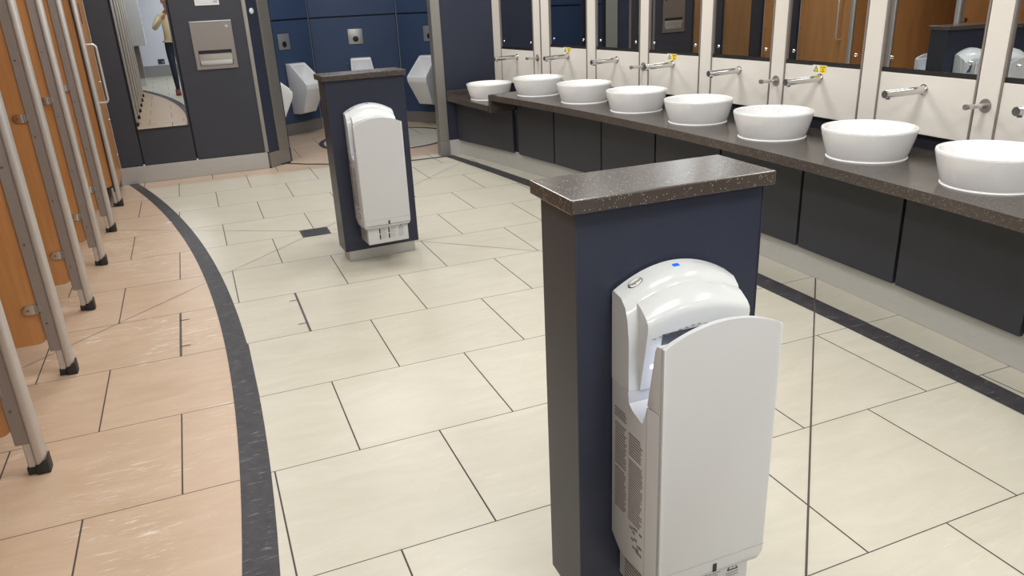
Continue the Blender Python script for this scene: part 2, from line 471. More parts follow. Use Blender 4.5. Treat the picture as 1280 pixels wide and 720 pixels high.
# ---- urinal bay: half octagon of navy panels
U = [(0.50,4.56),(0.30,4.75),(0.38,5.98),(1.14,6.55),(2.20,6.40),(2.86,5.52),(2.72,4.45),(1.99,3.95)]
nm = ['left_entry','left_side','left_corner','centre','right_corner','right_side','right_entry']
for i in range(7):
    a=Vector((*U[i],0)); b=Vector((*U[i+1],0)); d=(b-a).normalized(); L=(b-a).length
    M = Matrix(((d.x,-d.y,0,a.x),(d.y,d.x,0,a.y),(0,0,1,0),(0,0,0,1)))   # local Y points out of the bay
    bm = new(); box(bm, 0, L, 0.012, 0.06, 0, 2.7, M=M)
    wu = obj('wall_urinal_'+nm[i], bm, M_GAP); tag(wu, kind='structure')
    bm = new()
    for z0,z1 in ((0.142,1.332),(1.350,2.69)): box(bm, 0.008, L-0.008, 0, 0.012, z0, z1, 0.002, 1, M=M)
    obj('wall_panel', bm, M_NAVY, wu)
    bm = new(); box(bm, 0, L, -0.003, 0.012, 0.0015, 0.14, M=M)
    tag(obj('baseboard_urinal_'+nm[i], bm, M_STEELD), kind='structure')

# ---- right wall: curved run of flat cream panels and narrow strips
units = [(-0.158,-0.718),(0.541,-0.032),(1.214,0.663),(1.906,1.339),(2.579,2.016),(3.246,2.706)]   # basins 7..2 (far edge, near edge)
bm = new()
n = 40
s0, s1 = -5.6, 4.36
inner = [polar(RW+0.03+max(0,s0+(s1-s0)*i/n-3.3)*0.06, s0+(s1-s0)*i/n) for i in range(n+1)]; outer = [polar(RW+0.15, s0+(s1-s0)*i/n) for i in range(n+1)]
prism(bm, inner+outer[::-1], 'z', 0, 2.7)
wr = obj('wall_right', bm, M_GAP); tag(wr, kind='structure')
MB = 1.08      # mirror bottom edge
PB = 0.776     # panel bottom edge
pans = [(-0.718-0.124-0.56,-0.842)] + [(b,a) for a,b in units]      # (near, far) wall arc lengths
lowpan = (3.381+0.132, 3.381+0.745)
def wall_panel(s_n, s_f, z0, z1, mat=M_CREAM, name='wall_panel', d0=-0.03, d1=0.0):
    sc=(s_n+s_f)/2; w=s_f-s_n; Fm=fr(sc)
    bm = new(); box(bm, -w/2+0.004, w/2-0.004, d0, d1, z0, z1, 0.0015, 1, M=Fm)
    return obj(name, bm, mat, wr)
for a,b in pans: wall_panel(a, b, PB, 1.056)
wall_panel(lowpan[0], lowpan[1], 0.70, 1.012)
strips = [(-1.525,-1.404)] + [(pans[i][1], pans[i+1][0]) for i in range(len(pans)-1)] + [(pans[-1][1],3.381),(3.386,3.513),(4.126,4.30)]
for a,b in strips: wall_panel(a+0.003, b-0.003, 0.70 if a>3.3 else PB, 2.69)
# side panel continuing past the frame
wall_panel(-3.2,-1.53, PB, 2.69)
wall_panel(-5.0,-3.21, PB, 2.69)
# aluminium edge beads either side of every strip
bm = new()
for a,b in strips:
    for s in (a,b):
        Fm = fr(s); box(bm, -0.0045, 0.0045, -0.03, 0.0025, 0.70 if a>3.3 else PB, 2.69, M=Fm)
obj('edge_bead', bm, M_ALUD, wr)

# kick board under the counter (curved)
bm = new()
ks0, ks1 = -5.0, 4.36
inner = [polar(17.862, ks0+(ks1-ks0)*i/48) for i in range(49)]; outer=[polar(17.88, ks0+(ks1-ks0)*i/48) for i in range(49)]
prism(bm, inner+outer[::-1], 'z', 0.0015, 0.158)
tag(obj('baseboard_right', bm, M_SKIRT), kind='structure')

# ================================================================== VANITY
CZ = 0.703; CTH = 0.049
LZ = 0.598
vc = empty('vanity_counter', Vector((2.5,1.0,CZ)), 'long curved dark speckled stone counter carrying the row of white basins', 'counter')
def arc_slab(name, sA, sB, Rf, Rb, z0, z1, mat, n=40, bev=0.003, ends=None):
    bm = new()
    f=[polar(Rf, sA+(sB-sA)*i/n) for i in range(n+1)]; b=[polar(Rb, sA+(sB-sA)*i/n) for i in range(n+1)]
    prism(bm, f+b[::-1], 'z', z0, z1, bev=bev, seg=2)
    return bm
STEP = 3.312
vi = vc.matrix_world.inverted()
bm = arc_slab('worktop', -5.0, STEP, 17.575, RW+0.028, CZ-CTH, CZ, M_STONE)
# end cheek dropping from the high top to the low top
f0=polar(17.575,STEP); f1=polar(17.575,STEP-0.035); b0=polar(18.19,STEP); b1=polar(18.19,STEP-0.035)
prism(bm, [f0,b0,b1,f1], 'z', LZ-0.05, CZ-CTH+0.001)
obj('worktop', bm, M_STONE, vc, mat=vi)
low = [(1.985,EY-0.003),(2.02,3.35),(2.062,2.86)]
bm = new()
cor = polar(RW+0.02,STEP); 
far = (2.49,EY-0.003)
prism(bm, [(1.988,EY-0.004),(2.015,3.35),(2.056,2.865)]+[polar(RW-0.004,3.317),tuple(eframe(0.05).translation[:2]),tuple(eframe(0.84).translation[:2]),(2.51,EY-0.004)], 'z', LZ-0.05, LZ, bev=0.002)
lc=empty('low_counter', Vector((2.25,3.5,LZ)), 'short lower section of dark stone counter against the end wall', 'counter'); li=lc.matrix_world.inverted()
obj('worktop', bm, M_STONE, lc, mat=li)
bm = new(); box(bm, 1.99, 2.51, EY-0.022, EY-0.004, LZ+0.0005, LZ+0.045, 0.002, 1)
box(bm, 1.99, 2.51, EY-0.026, EY-0.022, LZ+0.0003, LZ+0.004)
obj('upstand', bm, M_STONE, lc, mat=li)

# basins
def basin_parts(root):
    bm = new()
    prof=[(0,0.0),(0.176,0.0),(0.180,0.006),(0.188,0.03),(0.204,0.085),(0.214,0.128),(0.2155,0.136),(0.213,0.1415),(0.206,0.143),(0.198,0.1415),(0.194,0.136),(0.188,0.115),(0.176,0.07),(0.150,0.038),(0.10,0.026),(0.03,0.0235),(0,0.0235)]
    lathe(bm, prof, 72)
    obj('bowl', bm, M_CERAM, root, 50)
    bm = new(); lathe(bm, [(0.170,0.0),(0.1835,0.0),(0.1835,0.003),(0.180,0.006),(0.170,0.006)], 72)
    obj('sealant_bead', bm, M_SILIC, root, 50)
    bm = new(); lathe(bm, [(0,0.0275),(0.024,0.0275),(0.030,0.026),(0.031,0.0235),(0.027,0.0225)], 32)
    obj('waste', bm, M_CHROME, root, 50)
def copy_tree(o, parent=None):
    c = o.copy(); COL.objects.link(c)
    if parent is not None: c.parent = parent
    for ch in list(o.children): copy_tree(ch, c)
    return c
pc = [(a+b)/2 for a,b in pans]      # near -> far centres : basins 8,7,...,2
ordinal = ['nearest, cut off by the right edge', 'second from the near end', 'third from the near end', 'fourth from the near end', 'fifth from the near end','sixth from the near end','last before the step down']
proto = None
for i, s in enumerate(pc + [3.381+0.44]):
    R = 17.885 if i < 7 else 17.87
    p = polar(R, s) if i < 7 else tuple(fr(s, RW-0.318).translation[:2]); z = CZ if i < 7 else LZ
    lab = 'round white bowl basin on the stone counter, '+ordinal[i] if i < 7 else 'round white bowl basin on the lower counter section by the end wall'
    if proto is None:
        proto = empty('wash_basin', T(p[0],p[1],z), lab, 'basin', 'white bowl basins along the counter'); basin_parts(proto); b = proto
    else:
        b = copy_tree(proto); b.matrix_world = T(p[0],p[1],z); b['label'] = lab
# mirrors
mlab = ['wall mirror at the right edge of the photo, above the nearest basin','wall mirror reflecting a hand dryer, above second basin from near end','wall mirror reflecting oak panels, above third basin from near end','wall mirror reflecting oak and dark wall, above fourth basin from near end','wall mirror reflecting towel dispenser, above fifth basin from near end','wall mirror above the sixth basin from the near end','wall mirror reflecting navy wall, above last basin before the counter step','wall mirror reflecting plain grey, above the lowest basin']
for i, (a,b) in enumerate(pans+[lowpan]):
    sc=(a+b)/2; w=b-a; mb = MB if i<7 else 1.036
    e = empty('wall_mirror', fr(sc) @ T(0,0,mb), mlab[i], 'mirror', 'mirrors above the basins')
    bm = new(); box(bm, -w/2+0.006, w/2-0.006, -0.012, -0.006, 0, 2.2-mb); obj('mirror_glass', bm, M_MIRROR, e)
    bm = new(); box(bm, -w/2+0.005, w/2-0.005, -0.026, -0.0125, -0.002, 2.2-mb); obj('backing', bm, M_BLACK, e)
    bm = new(); box(bm, -w/2+0.005, w/2-0.005, -0.028, -0.004, -0.021, -0.001); obj('bottom_dark_strip', bm, M_BLACK, e)  # black strip painting in the gap shadow below the mirror
    for sx in (-1,1):
        bm = new(); lathe(bm, [(0,0.006),(0.006,0.0055),(0.0095,0.003),(0.010,0.0),(0,0)], 20, M=T(sx*(w/2-0.055),-0.006,0.048) @ RX(-PI/2))
        obj('screw_cap', bm, M_CHROME, e, 40)
    bm=new()
# spouts
spl = ['over the nearest basin at right edge','over second basin from the near end','over third basin from the near end','over fourth basin from the near end','over fifth basin from the near end','over sixth basin from the near end','over last basin before the counter step','over the lowest basin by the end wall']
proto=None
for i, s in enumerate(pc+[3.381+0.437]):
    z = 0.99 if i<7 else 0.95
    lab='chrome wall-mounted tube spout '+spl[i]
    Mx = fr(s) @ T(0,0,z)
    if proto is None:
        proto = empty('water_spout', Mx, lab, 'tap', 'chrome spouts above the basins')
        bm=new(); tube(bm, [(0,0.003,0),(0,0.245,-0.002)], 0.0185, 28); obj('spout_tube', bm, M_SATIN, proto, 40)
        bm=new(); lathe(bm,[(0,0.0),(0.0178,0.0),(0.0180,0.0015),(0,0.0025)],24,M=T(0,0.2448,-0.002)@RX(-PI/2-0.008)); o=obj('end_cap', bm, M_CHROMEEND, proto, 40); o['label']='flat grey end of the spout with a sensor'
        bm=new(); lathe(bm,[(0,0),(0.026,0),(0.027,0.002),(0.026,0.005),(0.0185,0.006)],32,M=RX(-PI/2)); obj('wall_flange', bm, M_SATIN, proto, 40)
        bm=new(); tube(bm,[(0,0.222,-0.016),(0,0.222,-0.027)],0.010,16); obj('aerator', bm, M_CHROMEEND, proto, 40)
    else:
        c=copy_tree(proto); c.matrix_world=Mx; c['label']=lab
# soap taps
sol = [(-0.778,0.951,'nearest, by the right edge of the photo'),(0.605,0.951,'on the strip between the third and fourth basins'),(1.963,0.955,'on the strip between the fifth and sixth basins'),(3.381+0.066,0.956,'on the double strip above the counter step')]
proto=None
for s,z,t in sol:
    Mx=fr(s)@T(0,0,z); lab='slim steel soap dispenser tube, '+t
    if proto is None:
        proto=empty('soap_dispenser', Mx, lab, 'soap dispenser', 'soap dispenser tubes between the basins')
        bm=new(); tube(bm,[(0,0.003,0),(0,0.105,0.003)],0.0110,20); obj('dispenser_tube',bm,M_SATIN,proto,40)
        bm=new(); tube(bm,[(0,0.104,0.003),(0,0.108,0.003),(0,0.108,0.003),(0,0.122,0.0035)],[0.008,0.008,0.0125,0.0125],20); obj('nozzle',bm,M_STEEL,proto,40)
        bm=new(); lathe(bm,[(0,0),(0.030,0),(0.031,0.002),(0.030,0.004),(0.0105,0.005)],36,M=RX(-PI/2)); obj('wall_flange',bm,M_STEEL,proto,40)
    else:
        c=copy_tree(proto); c.matrix_world=Mx; c['label']=lab
# caution stickers
for s,t in ((2.985,'above the spout beside the counter step'),(1.632,'above the spout of the fifth basin from near end'),(0.264,'above the spout of the third basin from near end')):
    # face frame: local x to the viewer's right (-s), y up, z into the room
    Mx = frame(s) @ T(0,0,1.041) @ Matrix(((-1,0,0,0),(0,0,1,0.0003),(0,1,0,0),(0,0,0,1)))
    e=empty('caution_sticker', Mx, 'white and yellow caution sticker '+t, 'sign', 'caution stickers above the spouts')
    bm=new(); box(bm,-0.053,0.053,-0.021,0.021,0,0.0006); obj('backing_label',bm,M_PAPER,e)
    bm=new(); box(bm,0.001,0.050,-0.019,0.019,0.0006,0.0009); obj('yellow_field',bm,M_YELLOW,e)
    bm=new(); prism(bm,[(-0.047,-0.016),(-0.007,-0.016),(-0.027,0.018)],'z',0.0006,0.0008); obj('triangle_border',bm,M_BLACK,e)
    bm=new(); prism(bm,[(-0.0405,-0.0125),(-0.0135,-0.0125),(-0.027,0.011)],'z',0.0008,0.001); obj('triangle_field',bm,M_YELLOW,e)
    bm=new(); prism(bm,[(-0.0285,0.004),(-0.0255,0.004),(-0.026,-0.005),(-0.028,-0.005)],'z',0.001,0.0012); prism(bm,arc_pts(-0.027,-0.0085,0.002,0,2*PI*11/12,11),'z',0.001,0.0012); obj('exclamation_mark',bm,M_BLACK,e)
    for k,(tx,y) in enumerate((('Caution',0.011),('hot',-0.001),('water',-0.012))):
        text_mesh(tx,0.0125,M_BLACK,'wording',e,T(0.0255,y,0.0011))

# under-counter panels
seams=[-2.12,-1.43,-0.757,-0.076,0.631,1.320,1.994,2.675,3.330,4.372]
pl=['','at the right edge, under nearest basin','under second basin from near end','under third basin from near end','under fourth basin from near end','under fifth basin from near end','under sixth basin from near end','under last basin before the step','under the lowest basin']
for i in range(1,len(seams)-1):
    a,b=seams[i],seams[i+1]
    if i==7: b=3.258
    sc=(a+b)/2; w=(b-a)*17.83/RW
    if i == len(seams)-2: w -= 0.02
    Fm=frame(sc,17.83)
    e=empty('under_counter_panel', Fm @ T(0,0,0.152), 'dark grey panel below the counter, '+pl[i], 'panel', 'dark panels under the counter')
    top = (CZ-CTH if i<8 else LZ-0.05)-0.004-0.152
    bm=new(); box(bm,-w/2+0.009,w/2-0.009,-0.022,0,0,top,0.001,1); obj('panel_board',bm,M_LAM,e)
bm=new()
bs0,bs1=-5.0,4.36
inner=[polar(17.863,bs0+(bs1-bs0)*i/40) for i in range(41)]; outer=[polar(17.885,bs0+(bs1-bs0)*i/40) for i in range(41)]
prism(bm, inner+outer[::-1],'z',0.16,0.545)
tag(obj('trim_13',bm,M_GAP),kind='structure')

# ================================================================== PEDESTALS
def pedestal(name, Mx, label, W=0.468, D=0.172):
    e=empty(name, Mx, label, 'pedestal', 'hand dryer pedestals')
    H=1.096
    bm=new(); box(bm,-W/2,W/2,0.002,D-0.002,0.07,H); obj('body',bm,M_LAMB,e)
    for sx in (-1,1):
        bm=new(); box(bm,sx*(W/2)-0.0015,sx*(W/2)+0.0015,0,D,0.07,H,0.0005,1); o=obj('end_panel',bm,M_LAM,e)
    bm=new(); box(bm,-W/2-0.02,W/2+0.012,-0.024,D+0.018,H,1.127,0.003,2); o=obj('stone_top',bm,M_STONE,e); o['label']='dark speckled stone cap'
    bm=new(); box(bm,-W/2+0.022,W/2-0.022,0.014,D-0.014,0.0015,0.07); o=obj('plinth',bm,M_STEELH,e); o['label']='brushed steel kick plinth'
    return e
NEAR=T(0.577,-2.254,0)@RZ(-0.012)
FAR=T(0.604,0.968,0)@RZ(0.05)
pedestal('dryer_pedestal', NEAR, 'dark blue-grey pedestal with speckled stone top in the foreground')
pedestal('dryer_pedestal', FAR, 'dark blue-grey pedestal with stone top standing further back, by the floor drain')

# ================================================================== HAND DRYERS
def arch(x, w, z_side, z_mid):
    # flattened arch across the width; x in -w/2..w/2
    t=abs(x)/(w/2); return z_mid-(z_mid-z_side)*(t**2.0)

def dryer(Mx, label):
    e=empty('hand_dryer', Mx, label, 'hand dryer', 'white hand dryers on the pedestals')
    W=0.285; h=W/2
    N=22
    xs=[-h+W*i/N for i in range(N+1)]
    # loft of side profiles (y = toward viewer negative) across the width
    def loft(bm, prof_fn, x0=None, x1=None, n=N):
        cols=[]
        a0=-h if x0 is None else x0; a1=h if x1 is None else x1
        for i in range(n+1):
            x=a0+(a1-a0)*i/n
            cols.append([bm.verts.new((x,y,z)) for y,z in prof_fn(x)])
        m=len(cols[0])
        for i in range(n):
            for j in range(m):
                k=(j+1)%m
                bm.faces.new((cols[i][j],cols[i+1][j],cols[i+1][k],cols[i][k]))
        bm.faces.new(cols[0]); bm.faces.new(cols[-1][::-1])
    # back housing from the wall out to the rear edge of the hand slot
    def hump(x):
        zt=arch(x,W,0.912,0.957)
        return [(-0.001,0.7005),(-0.001,zt-0.006),(-0.006,zt),(-0.040,zt-0.006),(-0.058,zt-0.022),(-0.068,zt-0.050),(-0.074,0.82),(-0.0755,0.7005)]
    bm=new(); loft(bm,hump); 
    obj('back_housing',bm,M_PLASTIC,e,32)
    # projecting nose block above the hands
    def nose(x):
        zt=arch(x,W,0.895,0.934)-0.010
        t=abs(x)/h
        zf=arch(x,W,0.862,0.892)-0.006
        return [(-0.060,0.70),(-0.060,zt),(-0.074,zt-0.004),(-0.098,zf+0.010),(-0.106,zf),(-0.108,zf-0.012),(-0.100,zf-0.060),(-0.086,0.735),(-0.080,0.70)]
    bm=new(); loft(bm,nose,-h+0.026,h-0.004)
    obj('nose_block',bm,M_PLASTIC,e,32)
    # dashed guide line on the nose underside is a row of small dashes
    bm=new()
    for k in range(15):
        for half in (0,):
            x=-h+0.04+k*0.0158
            z=0.822+0.020*(1-abs(x)/h)
            box(bm,x,x+0.009,-0.1035,-0.1012,z-0.0007,z+0.0007)
    obj('guide_line',bm,M_GREYINK,e)
    # lower body joining back and front
    def lower(x):
        return [(-0.002,0.262),(-0.002,0.70),(-0.074,0.70),(-0.078,0.665),(-0.088,0.652),(-0.118,0.660),(-0.140,0.672),(-0.178,0.70),(-0.196,0.70),(-0.196,0.262),(-0.040,0.250)]
    bm=new()
    prism(bm,[(-0.001,0.282),(-0.001,0.700),(-0.075,0.700),(-0.077,0.672),(-0.090,0.662),(-0.128,0.650),(-0.137,0.652),(-0.150,0.700),(-0.199,0.704),(-0.199,0.262),(-0.040,0.250)],'x',-h,h,bev=0.002)
    obj('lower_body',bm,M_PLASTICM,e,30)
    # slotted front shell: side wings closing the slot
    bm=new()
    prism(bm,[(-0.1505,0.7045),(-0.178,0.842),(-0.182,0.854),(-0.199,0.858),(-0.199,0.7045)],'x',-h,h,bev=0.002)
    obj('front_shell',bm,M_PLASTICM,e,30)
    # front panel with an arched top
    bm=new()
    top=[(x,arch(x,W,0.857,0.893)) for x in xs]
    poly=[(-h+0.012,0.268),(h-0.012,0.268),(h-0.002,0.279)]+[(x,z) for x,z in reversed(top)]+[(-h+0.002,0.279)]
    prism(bm,poly,'y',-0.211,-0.1995,bev=0.004,seg=2)
    o=obj('front_panel',bm,M_PLASTICM,e,40); o['label']='large flat white front cover with an arched top edge'
    bm=new(); box(bm,-h,h,-0.2116,-0.2109,0.3005,0.3018); obj('panel_seam',bm,M_GRAYPRINT,o)
    # lip below the cover
    bm=new(); prism(bm,[(-0.010,0.262),(-0.200,0.268),(-0.206,0.262),(-0.198,0.250),(-0.045,0.238)],'x',-h+0.006,h-0.006,bev=0.003); obj('bottom_lip',bm,M_PLASTICM,e,40)
    bm=new(); box(bm,0.002,0.012,-0.2122,-0.2112,0.268,0.290); obj('cover_latch',bm,M_BLACK,e)
    # dark patch on the nose face inside the slot and the blue light
    bm=new(); prism(bm,[(-0.0905,0.775),(-0.1000,0.834),(-0.1030,0.834),(-0.0935,0.775)],'x',-h+0.064,h-0.03); obj('inner_dark_patch',bm,M_DARKPL,e)
    # lower filter box
    bm=new(); box(bm,-h+0.022,h-0.014,-0.178,-0.001,0.145,0.262,0.004,2); fb=obj('filter_box',bm,M_PLASTICM,e,40)
    bm=new()
    for k in range(9): box(bm,-h+0.0212,-h+0.0222,-0.155,-0.03,0.158+k*0.0095,0.162+k*0.0095)
    obj('vent_slots',bm,M_GREYINK,fb)
    for x0 in (-0.052,0.004,): 
        bm=new()
        for zz in (0.171,0.207):
            box(bm,x0,x0+0.008,-0.1792,-0.1778,zz,zz+0.030)
        obj('warning_mark',bm,M_BLACK,fb)
    for x0 in (-0.040,0.016,0.066):
        bm=new()
        for k in range(9):
            if x0>0.06 and k>5: continue
            ww=0.034 if k%3 else 0.026
            box(bm,x0,x0+ww,-0.1790,-0.1778,0.174+k*0.0072,0.1765+k*0.0072)
        obj('instruction_print',bm,M_GRAYPRINT,fb)
    bm=new()
    P0=[(0.070,0.220),(0.098,0.220),(0.084,0.244)]; 
    for a,b in ((0,1),(1,2),(2,0)):
        tube(bm,[(P0[a][0],-0.1785,P0[a][1]),(P0[b][0],-0.1785,P0[b][1])],0.0011,6)
    box(bm,0.0832,0.0848,-0.1795,-0.1778,0.226,0.236)
    obj('warning_triangle',bm,M_BLACK,fb)
    # side instruction print
    bm=new(); rnd=random.Random(3)
    for (y0,y1,z0,z1) in ((-0.016,-0.072,0.612,0.638),(-0.018,-0.070,0.49,0.60),(-0.018,-0.070,0.37,0.482),(-0.080,-0.138,0.545,0.602),(-0.080,-0.140,0.37,0.535)):
        z=z1
        while z>z0:
            L=(0.8+0.2*rnd.random()); box(bm,-h-0.0006,-h+0.0004,y0+(y1-y0)*L,y0,z-0.0028,z); z-=0.0066
    for k in range(14):
        y=-0.085-rnd.random()*0.05; z=0.30+rnd.random()*0.06; box(bm,-h-0.0006,-h+0.0004,y-0.012,y,z,z+0.006)
    obj('side_print',bm,M_GREYINK,e)
    bm=new(); box(bm,-h-0.0004,-h+0.0004,-0.1525,-0.1512,0.262,0.70); obj('side_seam',bm,M_GRAYPRINT,e)
    # top marks
    def on_hump(x,yy):
        zt=arch(x,W,0.912,0.957); return zt-0.006*( -yy-0.006)/0.034
    lx=-h+0.040
    slope=math.atan2(arch(lx+0.01,W,0.912,0.957)-arch(lx-0.01,W,0.912,0.957),0.02)
    LM=T(lx,-0.030,on_hump(lx,-0.030)+0.0005)@RY(-slope)@RX(0.35)
    bm=new(); lathe(bm,[(0,0.002),(0.0135,0.002),(0.0165,0.0015),(0.0175,-0.002),(0,-0.002)],32,M=Matrix.Diagonal((1.05,0.62,1,1)))
    lg=obj('badge_rim',bm,M_BLACK,e,40,LM)
    bm=new(); lathe(bm,[(0,0.0026),(0.0145,0.0026),(0.0155,0.0016),(0,0.0016)],32,M=Matrix.Diagonal((1.05,0.60,1,1)))
    obj('badge_face',bm,M_PAPER,lg,40)
    text_mesh('Magnum',0.0092,M_BLACK,'badge_lettering',lg,T(0,0,0.0029))
    bx=-0.003
    bm=new(); box(bm,-0.007,0.007,-0.0045,0.0045,-0.001,0.0012)
    k=NT('blue_indicator'); k.set(srgb(10,90,235),0.3); k.b.inputs['Emission Color'].default_value=srgb(10,90,235); k.b.inputs['Emission Strength'].default_value=0.8
    obj('indicator_light',bm,k.m,e,None,T(bx,-0.030,on_hump(bx,-0.030)+0.0006)@RX(0.2))
    bm=new()
    for k2 in range(7): box(bm,0.045+k2*0.008,0.051+k2*0.008,-0.0235,-0.0205,on_hump(0.045+k2*0.008,-0.022)-0.001,on_hump(0.05+k2*0.008,-0.022)+0.0006)
    obj('top_print',bm,M_GRAYPRINT,e)
    # glow of the slot light
    bm=new(); lathe(bm,[(0,0.004),(0.004,0.003),(0.005,0),(0,0)],16,M=T(-h+0.048,-0.0895,0.757)@RX(PI/2))
    k=NT('slot_lamp'); k.set((0.8,0.85,1,1),0.3); k.b.inputs['Emission Color'].default_value=(0.7,0.75,1,1); k.b.inputs['Emission Strength'].default_value=4
    obj('slot_lamp',bm,k.m,e)
    l=bpy.data.lights.new('slot_glow','POINT'); l.energy=0.16; l.color=(0.72,0.78,1); l.shadow_soft_size=0.02
    lo=link(bpy.data.objects.new('slot_glow',l)); lo.parent=e; lo.matrix_local=T(-0.03,-0.128,0.735)
    return e
dryer(NEAR@T(-0.008,-0.001,0.0), 'white hand dryer with blue light on the near pedestal, facing the camera')
dryer(FAR@T(-0.008,-0.001,0.0), 'white hand dryer on the camera-facing side of the far pedestal')
dryer(FAR@T(0.008,0.173,0)@RZ(PI), 'white hand dryer on the far pedestal rear, seen only in a mirror')

# ================================================================== TOILET CUBICLES
PITCH=0.8476
PY=[-0.774-0.045+PITCH*k for k in range(6)]           # y of the post centres seen in the photo
def post_parts(e, with_panel=True, flange=True):
    # local: x=0 is the front face of the post line, panel runs to -x ; y=0 camera-side face of the tube
    bm=new(); box(bm,-0.036,0,0,0.055,0.03,2.05,0.012,4); obj('post_tube',bm,M_ALU,e,40)
    if flange:
        bm=new(); box(bm,-0.080,-0.034,0.008,0.026,0.125,2.0,0.002,1); fl=obj('channel_flange',bm,M_ALUD,e)
    else:
        bm=new(); box(bm,-0.044,-0.034,0.008,0.026,0.125,2.0,0.002,1); fl=obj('channel_flange',bm,M_RUBBER,e)
    for z in (0.26,0.62,0.95,1.32,1.66) if flange else ():
        bm=new(); lathe(bm,[(0,0.003),(0.004,0.0025),(0.005,0),(0,0)],12,M=T(-0.062,0.008,z)@RX(PI/2)); obj('bolt',bm,M_CHROMEEND,fl,40)
    bm=new(); box(bm,-0.062,-0.034,0.012,0.042,0.025,0.16,0.004,1); obj('inner_leg',bm,M_ALU,e)
    bm=new(); prism(bm,[(-0.039,0.0016),(0.004,0.0016),(0.004,0.062),(-0.006,0.050),(-0.039,0.036)],'y',-0.003,0.058,bev=0.006,seg=2); obj('rubber_foot',bm,M_RUBBER,e,40)
    bm=new(); box(bm,-0.068,-0.0405,0.009,0.045,0.0016,0.032,0.005,2); obj('rubber_foot',bm,M_RUBBER,e,40)
    if with_panel:
        # wood panel with a rounded bottom corner
        r=0.045; xe=-0.072 if flange else -0.040
        poly=[(-1.50,0.165),(xe-r,0.165)]+[(xe-r+r*math.sin(a),0.165+r-r*math.cos(a)) for a in [PI/2*i/6 for i in range(1,7)]]+[(xe,2.0),(-1.50,2.0)]
        bm=new(); prism(bm,poly,'y',0.018,0.038,bev=0.0015); obj('wood_panel',bm,M_WOOD,e)
        for z in (0.33,1.045,1.75) if flange else ():
            bm=new(); prism(bm,[(-0.084,-0.022),(-0.120,-0.022)]+[(-0.120+0.022*math.cos(a),0.022*math.sin(a)) for a in [PI*1.5-PI*i/10 for i in range(1,10)]]+[(-0.120,0.022),(-0.084,0.022)],'y',0.0085,0.0175,bev=0.0015,M=T(0,0,z)); hb=obj('panel_bracket',bm,M_SATIN,e,40)
            bm=new(); box(bm,-0.092,-0.081,-0.002,0.018,-0.020,0.020,0.002,1,M=T(0,0,z)); box(bm,-0.080,-0.066,0.000,0.008,-0.013,0.017,0.002,1,M=T(0,0,z)); obj('bracket_knuckle',bm,M_ALUD,hb)
            bm=new(); lathe(bm,[(0,0.003),(0.004,0.0025),(0.005,0),(0,0)],12,M=T(-0.118,0.0085,z)@RX(PI/2)); obj('screw',bm,M_CHROMEEND,hb,40)
pname=['nearest one, cut by the left edge of the photo','second from the left edge of the photo','third from the left edge of the photo','fourth from the left edge of the photo','fifth from the left, last with a plain oak panel','farthest one, beside the closed end door']
PX=-1.038
proto=None
for i,y in enumerate(PY):
    lab='oak cubicle partition on a grey metal post, '+pname[i]
    if i==5:
        o=empty('cubicle_partition',T(PX,y,0),lab,'partition','cubicle partitions along the left side'); post_parts(o,True,False)
    elif proto is None:
        proto=empty('cubicle_partition',T(PX,y,0),lab,'partition','cubicle partitions along the left side'); post_parts(proto); o=proto
    else:
        o=copy_tree(proto); o.matrix_world=T(PX,y,0); o['label']=lab
bk=['next past the left photo edge','second past the left photo edge','third past the left photo edge','fourth past the left photo edge']
for k in range(1,5):
    o=copy_tree(proto); o.matrix_world=T(PX,PY[0]-PITCH*k,0); o['label']='oak cubicle partition on a grey metal post '+bk[k-1]
# closed door at the far end
dy0,dy1=PY[5]+0.07,4.295
e=empty('cubicle_door',T(-1.072,(dy0+dy1)/2,0),'closed oak cubicle door with a long steel pull handle beside the dark far wall','door')
w=(dy1-dy0)/2
bm=new(); box(bm,-0.02,0,-w,w,0.10,2.0,0.003,2); obj('door_leaf',bm,M_WOOD,e)
bm=new(); box(bm,-0.022,0.003,w-0.006,w+0.004,0.0016,2.0,0.001,1); obj('edge_strip',bm,M_ALU,e)
bm=new(); hy=3.60-(dy0+dy1)/2; hx=0.088
pts=[(0,hy,1.285),(hx-0.03,hy,1.285)]+[(hx-0.03+0.03*math.sin(a),hy,1.255+0.03*math.cos(a)) for a in [PI/2*i/6 for i in range(1,7)]]+[(hx,hy,0.86)]+[(hx-0.03+0.03*math.cos(a),hy,0.86-0.03*math.sin(a)) for a in [PI/2*i/6 for i in range(1,7)]]+[(0,hy,0.83)]
tube(bm,pts,0.0095,14); obj('pull_handle',bm,M_ALU,e,40)
bm=new(); box(bm,0,0.004,-0.02,0.012,1.44,1.60,0.001,1); obj('slot_plate',bm,M_DARKPL,e)
for z in (0.95,0.62,0.30):
    bm=new(); lathe(bm,[(0,0.008),(0.006,0.007),(0.008,0),(0,0)],12,M=T(0.0,w-0.05,z)@RY(PI/2)); obj('bolt_head',bm,M_CHROME,e,40)

# ================================================================== FAR LEFT WALL FITTINGS
e=empty('tall_mirror',T(-0.639,WY-0.004,0.498)@RZ(0.0095),'tall narrow wall mirror on the dark far left wall reflecting the cubicle row','mirror')
bm=new(); box(bm,-0.222,0.216,-0.006,0,0,1.65); obj('mirror_glass',bm,M_MIRROR,e)
bm=new(); box(bm,-0.228,0.222,-0.004,0.0,-0.012,-0.001); obj('bottom_dark_strip',bm,M_BLACK,e)
for sx in (-0.19,0.185):
    bm=new(); lathe(bm,[(0,0.004),(0.006,0.0035),(0.009,0),(0,0)],16,M=T(sx,-0.006,0.05)@RX(PI/2)); obj('screw_cap',bm,M_CHROME,e,40)

